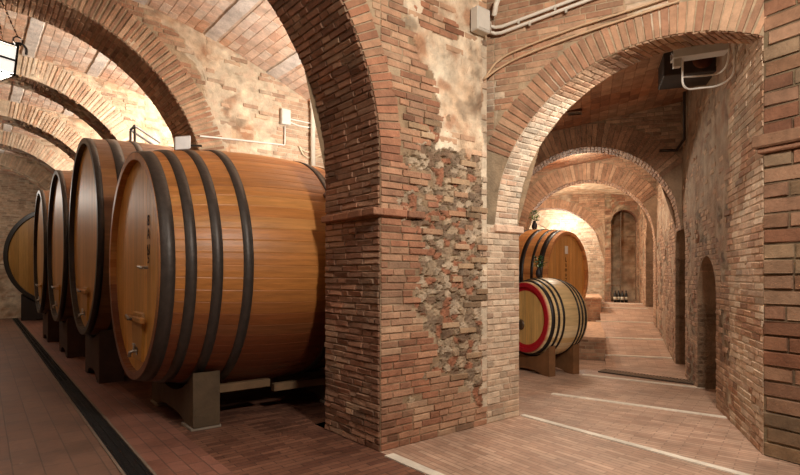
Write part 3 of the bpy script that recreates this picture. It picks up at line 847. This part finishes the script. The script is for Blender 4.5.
def cradle(name, sx_list, R, zc, half, thick, label, group=None, rail=None, foot=.0, col=None, loc=None, rz=AANG, und=True):
    root = empty(name, loc, rz); col = col or lin(104, 82, 62)
    for sx in sx_list:
        mb = MB(); n = 20; top = []; bot = []
        for i in range(n+1):
            y = -half+2*half*i/n
            z = zc-math.sqrt(max(.0, R*R-y*y)); top.append((y, z))
            a = 1-(y/(half*.62))**2; bot.append((y, foot+(max(0, a)**.5*(zc-R)*.22 if und and a > 0 else 0)))
        vs = []
        for q in (-1, 1):
            for (y, z), (y2, zb) in zip(top, bot):
                vs.append(Vector((sx+q*thick/2, y, z))); vs.append(Vector((sx+q*thick/2, y2, zb)))
        m = 2*(n+1); fs = []
        for i in range(n):
            a = 2*i
            fs += [(a, a+2, a+3, a+1), (m+a, m+a+1, m+a+3, m+a+2), (a, m+a, m+a+2, a+2), (a+1, a+3, m+a+3, m+a+1)]
        fs += [(0, 1, m+1, m), (2*n, m+2*n, m+2*n+1, 2*n+1)]
        mb.add(vs, fs, col)
        mb.build('saddle', M_BEAM, root)
        if foot > 0:
            for q in (-1, 1):
                mb = MB(); mb.box((sx, q*(half-.18), foot/2), thick+.04, .34, foot, mul(lin(150, 138, 122), .9), bev=.006); mb.build('foot_pad', M_STONE, root)
    if rail: 
        for (a, b, y, z) in rail:
            mb = MB(); mb.box(((a+b)/2, y, z), b-a, .09, .09, mul(lin(132, 104, 76), .8), bev=.006); mb.build('rail', M_BEAM, root)
    tag(root, label, 'cradle', group); return root
cradle('barrel_cradle', (-.86, .86), 1.417, 1.74, .86, .28, 'heavy weathered wooden cradle under the large polished barrel', rail=[(-.8, -.05, -.62, .37), (.0, .78, -.62, .30)], foot=.035,
       loc=B1.location, col=lin(84, 68, 50), rz=BROT)
for i, h in enumerate((5.85, 9.1, 12.32)):
    cradle('barrel_cradle', (-.68, .6), 1.597, 2.25, .68, .34,
           ['dark wooden cradle under the tall barrel next behind the large polished one', 'dark wooden cradle under the third barrel of the hall row',
            'dark wooden cradle under the fourth barrel of the hall row'][i], 'dark cradles in the hall row', loc=H(-1.55, h, 0)+Vector((math.cos(BROT), math.sin(BROT), 0)), col=lin(70, 48, 36), rz=BROT)
cradle('barrel_cradle', (-.36, .33), 1.835, 2.36, 1.2, .3, 'near-black cradle under the crosswise barrel at the end wall', loc=BE.location, rz=BE.rotation_euler[2], col=lin(40, 32, 28))

# the two casks in the gallery
FA = math.atan2(1., .238); 
ca = math.radians(90-13.4-50)
RC = make_barrel('red_rimmed_cask', .86, .585, .67, .93, [(.085, .055), (.18, .035), (.27, .035), (.60, .035), (.69, .035), (.79, .05)],
                 [lin(214, 184, 134), lin(222, 196, 150), lin(206, 174, 122), lin(228, 206, 164)], [lin(200, 158, 92), lin(208, 168, 104)], lin(34, 28, 26), nst=40, rim=lin(170, 22, 38), board=.1, thick=.07, inset=.05)
hc = Vector((2.09, 9.0, 0)); ax = Vector((math.cos(ca), math.sin(ca), 0))
RC.location = hc+ax*.43; RC.rotation_euler[2] = ca
mb = MB(); nn = 64      # painted inner band of the head
vs = []
for r in (.517, .455):
    for k in range(nn): vs.append(Vector((-.43+.036, r*math.cos(2*PI*k/nn), .93+r*math.sin(2*PI*k/nn))))
mb.add(vs, [(k, (k+1) % nn, nn+(k+1) % nn, nn+k) for k in range(nn)], lin(176, 20, 36)); bd = mb.build('painted_band', M_PAINT, RC); tag(bd, 'crimson painted band round the head')
mb = MB(); mb.lathe([(0, .03), (.07, .028), (.085, .02), (.09, 0)], (-.39, .12, .80), (-1, 0, 0), lin(88, 68, 50), n=20); mb.build('bung', M_IRON, RC)
tag(RC, 'pale oak cask with crimson rim and black hoops on a low cradle', 'barrel')
cradle('cask_cradle', (-.26, .26), .663, .93, .50, .13, 'low brown wooden cradle under the crimson-rimmed cask', loc=RC.location, rz=ca, col=lin(120, 84, 54))

cb = math.radians(135)
BC = make_barrel('tall_cask', 1.75, .87, .955, 1.66, [(.13, .10), (.30, .05), (.52, .09), (.86, .09), (1.2, .09), (1.6, .09)],
                 [lin(190, 128, 72), lin(200, 138, 80), lin(180, 116, 64)], [lin(206, 148, 74), lin(212, 156, 84), lin(198, 140, 68)], lin(34, 26, 22), nst=48, board=.12)
hb = Vector((3.42, 10.8, 0)); axb = Vector((math.cos(cb), math.sin(cb), 0))
BC.location = hb+axb*.875+Vector((0, 0, .0)); BC.rotation_euler[2] = cb
for i, (ch, dz) in enumerate((('L', .30), ('a', .20), ('m', .10), ('o', .0), ('Z', -.12))):
    text_obj(ch, .13, BC, (-.875+.05, .02, 1.66+dz), (PI/2, 0, -PI/2), lin(60, 34, 20), 'stencil_letter')
mb = MB(); mb.box((-.875+.05, .0, 1.66+.5), .006, .12, .16, lin(236, 232, 226)); mb.build('paper_card', M_PAINT, BC)
tag(BC, 'large golden oak cask with black hoops behind the crimson-rimmed cask', 'barrel')
cradle('cask_cradle', (-.5, .5), .95, 1.66-.442, .62, .14, 'brown cradle under the golden cask on the terrace', loc=BC.location+Vector((0, 0, .442)), rz=cb, foot=0, col=lin(100, 70, 46), und=False)

# potted plants on the casks
def plant(loc, hgt, label, seed):
    random.seed(seed); r = empty('potted_plant', loc)
    mb = MB(); mb.lathe([(0, 0), (.045, 0), (.06, .06), (.05, .12), (.028, .15), (.034, .18), (.03, .18), (.02, .15)], (0, 0, 0), col=lin(44, 40, 42), n=20); mb.build('vase', M_PAINT, r)
    mb = MB()
    for i in range(110):
        z = .16+hgt*rnd(); rad = .075*(1-abs((z-.16)/hgt-.45)*1.1)+.02; a = rnd()*2*PI
        c = Vector((rad*rnd()**.5*math.cos(a), rad*rnd()**.5*math.sin(a), z)); d = Vector((math.cos(a), math.sin(a), .6*rnd()+.1)).normalized()
        s = d.cross(Vector((0, 0, 1))).normalized(); l = .05+.03*rnd(); up = s.cross(d)
        mb.add([c, c+d*l*.5+s*l*.28+up*.006, c+d*l, c+d*l*.5-s*l*.28+up*.006], [(0, 1, 2, 3)], mul(random.choice([lin(52, 110, 50), lin(78, 140, 66), lin(36, 84, 42)]), .8+.4*rnd()))
    mb.tube([(0, 0, .1), (.01, 0, .16+hgt*.8)], .006, lin(60, 80, 40), n=6)
    mb.build('foliage', M_LEAF, r); tag(r, label, 'plant')
xp = (538-400)/533
plant((9.42*((539-400)/533), 9.42, .93+.678), .2, 'small green plant in a dark vase on the crimson-rimmed cask', 3)
plant((11.3*((534.5-400)/533), 11.3, 1.66+.96), .22, 'small green plant in a dark vase on top of the golden cask', 4)
random.seed(11)

# wine bottles by the door niche
def bottle():
    r = empty('wine_bottle', (0, 0, 0))
    mb = MB(); mb.lathe([(0, 0), (.042, 0), (.042, .19), (.035, .225), (.016, .26), (.015, .31), (0, .312)], (0, 0, 0), col=lin(26, 24, 22), n=18); mb.build('glass_body', M_PAINT, r)
    mb = MB(); mb.lathe([(.0425, .07), (.0435, .07), (.0435, .15), (.0425, .15)], (0, 0, 0), col=lin(190, 180, 160), n=18); mb.build('paper_label', M_PAINT, r)
    return r
b0 = bottle(); spots = [(.70, 11.72), (.60, 11.78), (.50, 11.70), (.39, 11.77)]
bl = ['dark wine bottle starting the row beside the brick terrace', 'dark wine bottle, second of the row counted from the terrace',
      'dark wine bottle, second of the row counted from the gallery wall', 'dark wine bottle ending the row beside the gallery wall']
for i, (t, k) in enumerate(spots):
    o = b0 if i == 0 else copy_tree(b0); o.location = G(t, k, .83); o.scale = (1.15,)*3
    tag(o, bl[i], 'bottle', 'wine bottles on the gallery floor')

# ------------------------------------------------------------------ FITTINGS
WHT = lin(226, 222, 214)
# spotlight on the pier of the second arch
sp = empty('wall_floodlight', H(-.56, 3.98, 3.54))
mb = MB(); mb.box((0, 0, 0), .22, .16, .19, lin(186, 184, 182), ex=Vector((.85, .45, .2)).normalized(), ey=Vector((-.45, .87, .1)).normalized(), bev=.012); mb.build('housing', M_PAINT, sp)
mb = MB(); mb.tube([(.06, .03, -.02), (.22, .16, .0)], .016, lin(60, 58, 56)); mb.build('bracket', M_METAL, sp)
tag(sp, 'small white floodlight fixed where the arch meets the pier above the barrel', 'light')

def hallpt(px, y, s=None, h=None):
    """point on the wall plane h seen at a photo position"""
    p = (px-400)/533.; X0 = A0[0]+UD[0]*h; Y0 = A0[1]+UD[1]*h
    s = (p*Y0-X0)/(AD[0]-p*AD[1]); Y = Y0+AD[1]*s
    return H(s, h, CZ+(276-y)*Y/533.)
def bez(pts, n=8):
    """smooth polyline through points (Catmull-Rom)"""
    P = [Vector(p) for p in pts]; P = [P[0]*2-P[1]]+P+[P[-1]*2-P[-2]]; out = []
    for i in range(1, len(P)-2):
        for k in range(n):
            t = k/n; a, b, c, d = P[i-1:i+3]
            out.append(.5*((2*b)+(c-a)*t+(2*a-5*b+4*c-d)*t*t+(3*b-a-3*c+d)*t**3))
    out.append(P[-2]); return out
HW = 4.06
cn = empty('junction_box', hallpt(285.5, 117, h=HW-.02))
mb = MB(); mb.box((0, 0, 0), .16, .07, .25, WHT, ex=(*AD, 0), ey=(*UD, 0), bev=.008); mb.build('casing', M_PAINT, cn)
mb = MB(); mb.box(Vector((-UD[0], -UD[1], 0))*.037, .13, .008, .21, mul(WHT, .95), ex=(*AD, 0), ey=(*UD, 0), bev=.002); mb.build('lid', M_PAINT, cn)
tag(cn, 'white junction box on the wall above the large barrel', 'junction box')
mb = MB(); r = .013
mb.tube([hallpt(200, 136, h=HW), hallpt(240, 140, h=HW), hallpt(283.5, 145, h=HW), hallpt(284.8, 144, h=HW), hallpt(285, 126, h=HW)], r, WHT)
c1 = mb.build('white_conduit', M_PAINT); tag(c1, 'thin white conduit running from the floodlight to the junction box', 'conduit', 'white conduits on the hall wall')
mb = MB()
for dy in (0, 5.5): mb.tube(bez([hallpt(290, 119+dy*.6, h=HW), hallpt(300, 121+dy*.9, h=HW), hallpt(312, 123+dy*.8, h=HW), hallpt(322, 119+dy, h=HW)]), r, WHT)
c2 = mb.build('white_conduit', M_PAINT); tag(c2, 'pair of white conduits curving from the junction box behind the arch', 'conduit', 'white conduits on the hall wall')
mb = MB()
for dy in (0, 6): mb.tube(bez([hallpt(299, 146, h=HW), hallpt(304, 151+dy*.7, h=HW), hallpt(312, 152+dy, h=HW), hallpt(323, 148+dy, h=HW)]), r*.9, lin(214, 200, 170))
c3_ = mb.build('white_conduit', M_PAINT); tag(c3_, 'lower pair of cream cables looping from the wall above the barrel', 'conduit', 'white conduits on the hall wall')
mb = MB(); p = hallpt(313, 101, h=HW-.075); q = hallpt(313, 175, h=HW-.075)
mb.tube([p, q-Vector((0, 0, .3))], .04, lin(228, 218, 200), n=14); mb.tube([p+Vector((0, 0, .02)), p-Vector((0, 0, .12))], .052, lin(232, 224, 208), n=14)
c4 = mb.build('white_pipe', M_PAINT); tag(c4, 'thick vertical white pipe rising behind the large barrel', 'pipe')

# junction box and cables beside the gallery arch
def onR1(px, y, off=.03):
    off += .03
    p = (px-400)/533.; s = (p*J.y-J.x)/(R1D.x-p*R1D.y); Y = J.y+R1D.y*s
    n = Vector((R1D.y, -R1D.x, 0)); 
    if n.y > 0: n = -n
    v = Vector((J.x+R1D.x*s, Y, CZ+(276-y)*Y/533.)); return v+n*off
def onP(px, y, off=.03):
    p = (px-400)/533.; s = (p*A0[1]-A0[0])/(AD[0]-p*AD[1]); Y = A0[1]+AD[1]*s
    return H(s, -off, CZ+(276-y)*Y/533.)
jb2 = empty('junction_box', onP(474.5, 24, .085))
mb = MB(); mb.box((0, 0, 0), .20, .11, .25, lin(196, 190, 178), ex=(*AD, 0), ey=(*UD, 0), bev=.01); mb.build('casing', M_PAINT, jb2)
mb = MB(); mb.box(Vector((-UD[0], -UD[1], 0))*.058, .17, .008, .21, lin(204, 198, 186), ex=(*AD, 0), ey=(*UD, 0), bev=.003); mb.build('lid', M_PAINT, jb2)
tag(jb2, 'grey junction box on the rough plaster pillar at the ceiling', 'junction box')
CAB = lin(214, 206, 192)
for i, dy in enumerate((0, 6)):
    mb = MB(); mb.tube([onP(482.3, 23.5+dy, .075), onP(485, 25.5+dy, .07), onR1(492, 29+dy, .05), onR1(497, 30+dy, .035), onR1(503, 29+dy, .03), onR1(591, -4+dy, .03), onR1(640, -22+dy, .03)], .018, CAB)
    for cx in ((520, 556) if i == 0 else (531, 567)):
        a = onR1(cx, 24-(cx-520)*.36+dy, .03); 
        mb.tube([a-R1D*.01-Vector((0, 0, 0)), a+R1D*.012], .024, lin(190, 182, 168))
    o = mb.build('surface_conduit', M_PAINT); tag(o, ['upper white conduit bending from the grey junction box over the gallery arch', 'lower white conduit bending from the grey junction box over the gallery arch'][i], 'conduit', 'conduits above the gallery arch')
for i, (a, b, c, d, e) in enumerate(((80, 62, 50, 30, 14), (80, 70, 58, 38, 21))):
    mb = MB(); mb.tube(bez([onP(482, a, .03), onR1(500, b, .02), onR1(525, c-1, .02), onR1(575, d, .02), onR1(625, e, .02), onR1(680, e-18, .02)]), .011, lin(196, 166, 132))
    o = mb.build('thin_cable', M_PAINT); tag(o, ['thin clay-coloured cable, the upper one arching over the gallery opening', 'thin clay-coloured cable, the lower one arching over the gallery opening'][i], 'cable', 'thin cables above the gallery arch')
mb = MB(); mb.tube(bez([onR1(500, 4, .06), onR1(499, 10, .09), onR1(496, 19, .05)]), .028, lin(222, 214, 198), n=14)
o = mb.build('pipe_stub', M_PAINT); tag(o, 'short thick white pipe stub poking out of the corner by the conduits', 'pipe')

# cable tray and tubes under the vault just past the gallery arch
def gp(px, y, Y): return Vector(((px-400)/533.*Y, Y, CZ+(276-y)*Y/533.))
tr = empty('cable_tray', gp(700, 56, 5.9)); o0 = Vector(tr.location)
GM = lin(206, 208, 206)
a = gp(672, 60, 5.9)-o0; b = gp(727, 52, 5.75)-o0; d = (b-a).normalized(); nrm = Vector((-d.y, d.x, 0)).normalized(); upv = d.cross(nrm); upv = upv if upv.z > 0 else -upv
mb = MB()
mb.box((a+b)/2, (b-a).length, .16, .012, GM, ex=d, ey=nrm, ez=upv)
for q in (-.08, .08): mb.box((a+b)/2+nrm*q+upv*.04, (b-a).length, .008, .09, GM, ex=d, ey=nrm, ez=upv)
mb.build('channel', M_PAINT, tr)
for q in range(2):
    mb = MB(); mb.tube([a+upv*(.03+.04*q)+nrm*(-.04+.06*q), b+upv*(.03+.04*q)+nrm*(-.04+.06*q)], .018, lin(190, 190, 184)); mb.build('inner_pipe', M_METAL, tr)
mb = MB(); mb.box(gp(677, 63, 5.88)-o0, .08, .07, .10, lin(190, 188, 180), ex=d, ey=nrm, bev=.006); mb.build('socket_box', M_PAINT, tr)
for q in (.08, .5, .92):
    mb = MB(); mb.tube([a+(b-a)*q+upv*.05, a+(b-a)*q+Vector((0, 0, .35))], .008, lin(120, 118, 112), n=6); mb.build('hanger_rod', M_METAL, tr)
tag(tr, 'grey metal cable tray hung under the vault just past the gallery arch', 'cable tray')
mb = MB(); mb.tube(bez([gp(683, 55, 5.9), gp(682.5, 70, 5.9), gp(683, 84, 5.9), gp(689, 89, 5.95), gp(700, 88, 6.0), gp(716, 86, 5.95), gp(728, 80, 5.8), gp(734, 70, 5.62), gp(735, 48, 5.6)]), .011, WHT)
o = mb.build('loop_cable', M_PAINT); tag(o, 'white cable hanging in the longer, lower loop under the cable tray', 'cable', 'cable loops under the tray')
mb = MB(); mb.tube(bez([gp(684, 77, 5.92), gp(700, 76, 5.98), gp(716, 74, 6.02), gp(724, 69, 5.85), gp(728, 60, 5.7), gp(729, 48, 5.66)]), .010, WHT)
o = mb.build('loop_cable', M_PAINT); tag(o, 'white cable hanging in the shorter, upper loop under the cable tray', 'cable', 'cable loops under the tray')
du = empty('air_duct', gp(697, 75, 6.9)); o0 = Vector(du.location)
mb = MB(); mb.box((0, 0, .12), .85, .55, .36, lin(58, 50, 46), ex=(*RD, 0), ey=(*GD, 0), bev=.01); mb.build('casing', M_BEAM, du)
mb = MB()
for q in (-1, 1): mb.lathe([(0, .0), (.13, .0), (.13, .03), (.11, .05), (.06, .07), (0, .07)], Vector((.1, -.28, .10))+Vector((*RD, 0))*(.17*q), (-GD[0], -GD[1], 0), lin(96, 62, 48), n=24)
mb.build('fan_cover', M_METAL, du)
tag(du, 'dark boxy air unit under the vault behind the cable tray', 'air unit')
mb = MB()
p = G(.065, 3.75, 0); wz = lambda y, Y: CZ+(276-y)*Y/533.
Yp = p.y
mb.tube([Vector((p.x, p.y, wz(92, Yp))), Vector((p.x, p.y, wz(136, Yp))), Vector((p.x, p.y, wz(139, Yp))), G(.10, 4.25, wz(143, Yp)), G(.16, 4.27, wz(144, 8.5)), G(.36, 4.27, wz(145, 8.6))], .022, lin(62, 52, 46))
o = mb.build('black_pipe', M_METAL); tag(o, 'thin dark pipe dropping down the gallery wall and turning toward the arch', 'pipe')
# small vent holes in the vault
for i, (t, k) in enumerate(((2.35, 2.6), (1.7, 3.4))):
    e = empty('vault_vent', G(t, k, gceil(t)-.02)); mb = MB(); mb.box((0, 0, .0), .2, .2, .03, lin(24, 20, 18), ex=(*RD, 0), ey=(*GD, 0)); mb.build('opening', M_METAL, e)
    mb = MB()
    for q in (-.1, .1): mb.box(Vector((*RD, 0))*q-Vector((0, 0, .01)), .02, .22, .03, lin(90, 62, 46), ex=(*RD, 0), ey=(*GD, 0))
    for q in (-.1, .1): mb.box(Vector((*GD, 0))*q-Vector((0, 0, .01)), .22, .02, .03, lin(90, 62, 46), ex=(*RD, 0), ey=(*GD, 0))
    mb.build('frame', M_METAL, e)
    tag(e, ['square dark vent in the gallery vault closer to the front arch', 'square dark vent in the gallery vault closer to the second arch'][i], 'vent', 'vents in the gallery vault')

# hanging lantern
LP = H(-2.84, .5, 3.07)
lan = empty('hanging_lantern', LP, AANG+.35)
IR = lin(44, 38, 34); w = .105; hh = .098
mb = MB()
for x in (-w, w):
    for y in (-w, w):
        mb.tube([(x, y, hh), (x*.86, y*.86, -hh)], .007, IR, n=6)
        sx, sy = (1 if x > 0 else -1), (1 if y > 0 else -1)
        mb.tube(bez([(x*.7, y*.7, hh+.01), (x*1.1, y*1.1, hh+.02), (x*1.32, y*1.32, hh-.01), (x*1.33, y*1.33, hh-.05)]), .008, IR, n=6)
        mb.tube([(x+.028*sx*math.cos(a*PI/6), y, hh+.035+.028*math.sin(a*PI/6)) for a in range(13)], .005, IR, n=6)
for z, f in ((hh, 1.), (-hh, .86), (0.0, .93)):
    q = w*f
    mb.tube([(-q, -q, z), (q, -q, z), (q, q, z), (-q, q, z), (-q, -q, z)], .007, IR, n=6)
mb.build('iron_frame', M_METAL, lan)
mb = MB()
for (x0, y0, x1, y1) in ((-w, -w, w, -w), (w, -w, w, w), (w, w, -w, w), (-w, w, -w, -w)):
    f = .96; g_ = .82
    vs = [Vector((x0*f, y0*f, hh-.01)), Vector((x1*f, y1*f, hh-.01)), Vector((x1*g_, y1*g_, -hh+.01)), Vector((x0*g_, y0*g_, -hh+.01))]
    mb.add(vs, [(0, 1, 2, 3)], (1, 1, 1))
mb.build('glass_pane', M_GLOW, lan)
mb = MB(); ap = Vector((0, 0, hh+.42))
for x in (-w, w):
    for y in (-w, w):
        a = Vector((x, y, hh+.06)); n = 13
        for i in range(n):
            p = a+(ap-a)*(i+.1)/n; q = a+(ap-a)*(i+.9)/n; mb.tube([p, q], .006 if i % 2 else .004, lin(96, 66, 46), n=5)
for i in range(42):
    z = hh+.42+i*.035
    if LP.z+z > 5.05: break
    mb.tube([(0, 0, z), (0, 0, z+.03)], .007 if i % 2 else .005, lin(96, 66, 46), n=5)
mb.build('chain', M_METAL, lan)
tag(lan, 'glowing wrought-iron box lantern hanging on chains inside the first arch', 'lantern')

# ------------------------------------------------------------------ LIGHTS
WARM = (1., .87, .70); NEU = (1., .91, .80)
def light(kind, name, loc, energy, col=WARM, size=.2, target=None, angle=None, blend=.6):
    d = bpy.data.lights.new(name, kind); d.energy = energy; d.color = col
    if kind == 'AREA': d.size = size
    else: d.shadow_soft_size = size
    if kind == 'SPOT': d.spot_size = math.radians(angle or 90); d.spot_blend = blend
    o = bpy.data.objects.new(name, d); COL.objects.link(o); o.location = loc
    if target is not None: o.rotation_euler = (Vector(target)-Vector(loc)).to_track_quat('-Z', 'Y').to_euler()
    return o
light('POINT', 'lantern_bulb', (LP.x, LP.y, LP.z-.0), 62, NEU, .06)
# hall bay uplights
light('SPOT', 'bay_uplight', H(1.3, 1.5, 3.5), 430, NEU, .12, H(-.2, 3.4, 5.4), 150)
light('SPOT', 'bay_uplight_2', H(1.0, 5.3, 3.9), 850, NEU, .15, H(-2.2, 6.3, 5.3), 150)
light('SPOT', 'bay_uplight_3', H(1.0, 9.0, 3.9), 750, NEU, .15, H(-2.2, 9.7, 5.3), 150)
light('SPOT', 'bay_uplight_4', H(.5, 11.9, 4.1), 420, NEU, .15, H(-2.2, 12.8, 5.3), 150)
light('POINT', 'end_bay_lamp', H(-3.5, 18.0, 4.4), 90, NEU, .2)
light('POINT', 'end_bay_lamp_2', H(-3.5, 15.6, 4.2), 60, NEU, .2)
# camera bay
light('AREA', 'camera_bay_lamp', (1.75, 1.45, 4.35), 205, NEU, .5, (1.2, 6.2, 1.8))
light('AREA', 'hall_fill', H(-3.6, -1.2, 4.6), 22, NEU, .5, H(-1.2, 2.2, 1.8))  # unseen area light added as fill for the barrel hall
# gallery
light('SPOT', 'tray_floodlight', (3.02, 5.62, 3.75), 190, NEU, .08, (1.7, 5.6, 2.0), 125)
light('POINT', 'gallery_lamp_1', G(2.6, 2.0, 3.3), 30, WARM, .15)
light('POINT', 'gallery_lamp_2', G(1.7, 6.0, 3.8), 135, WARM, .12)
light('POINT', 'gallery_lamp_3', G(2.8, 9.6, 3.0), 330, WARM, .12)
light('POINT', 'gallery_lamp_4', G(2.2, 13.4, 3.5), 110, NEU, .12)
light('POINT', 'gallery_lamp_5', G(3.6, 15.8, 3.3), 110, NEU, .12)

wd = bpy.data.worlds.new('World'); SC.world = wd; wd.use_nodes = True
wd.node_tree.nodes['Background'].inputs[0].default_value = (.5, .38, .28, 1); wd.node_tree.nodes['Background'].inputs[1].default_value = .0

# ------------------------------------------------------------------ CAMERA
cd = bpy.data.cameras.new('Camera'); cam = bpy.data.objects.new('Camera', cd); COL.objects.link(cam)
cam.location = (0, 0, CZ); cam.rotation_euler = (PI/2, 0, 0)
cd.sensor_width = 36; cd.lens = 533/800*36; cd.shift_y = (276-237.5)/800; cd.clip_start = .05; cd.clip_end = 200
SC.camera = cam
SC.view_settings.view_transform = 'Standard'; SC.view_settings.look = 'None'
SC.view_settings.exposure = -0.04; SC.view_settings.gamma = 1.
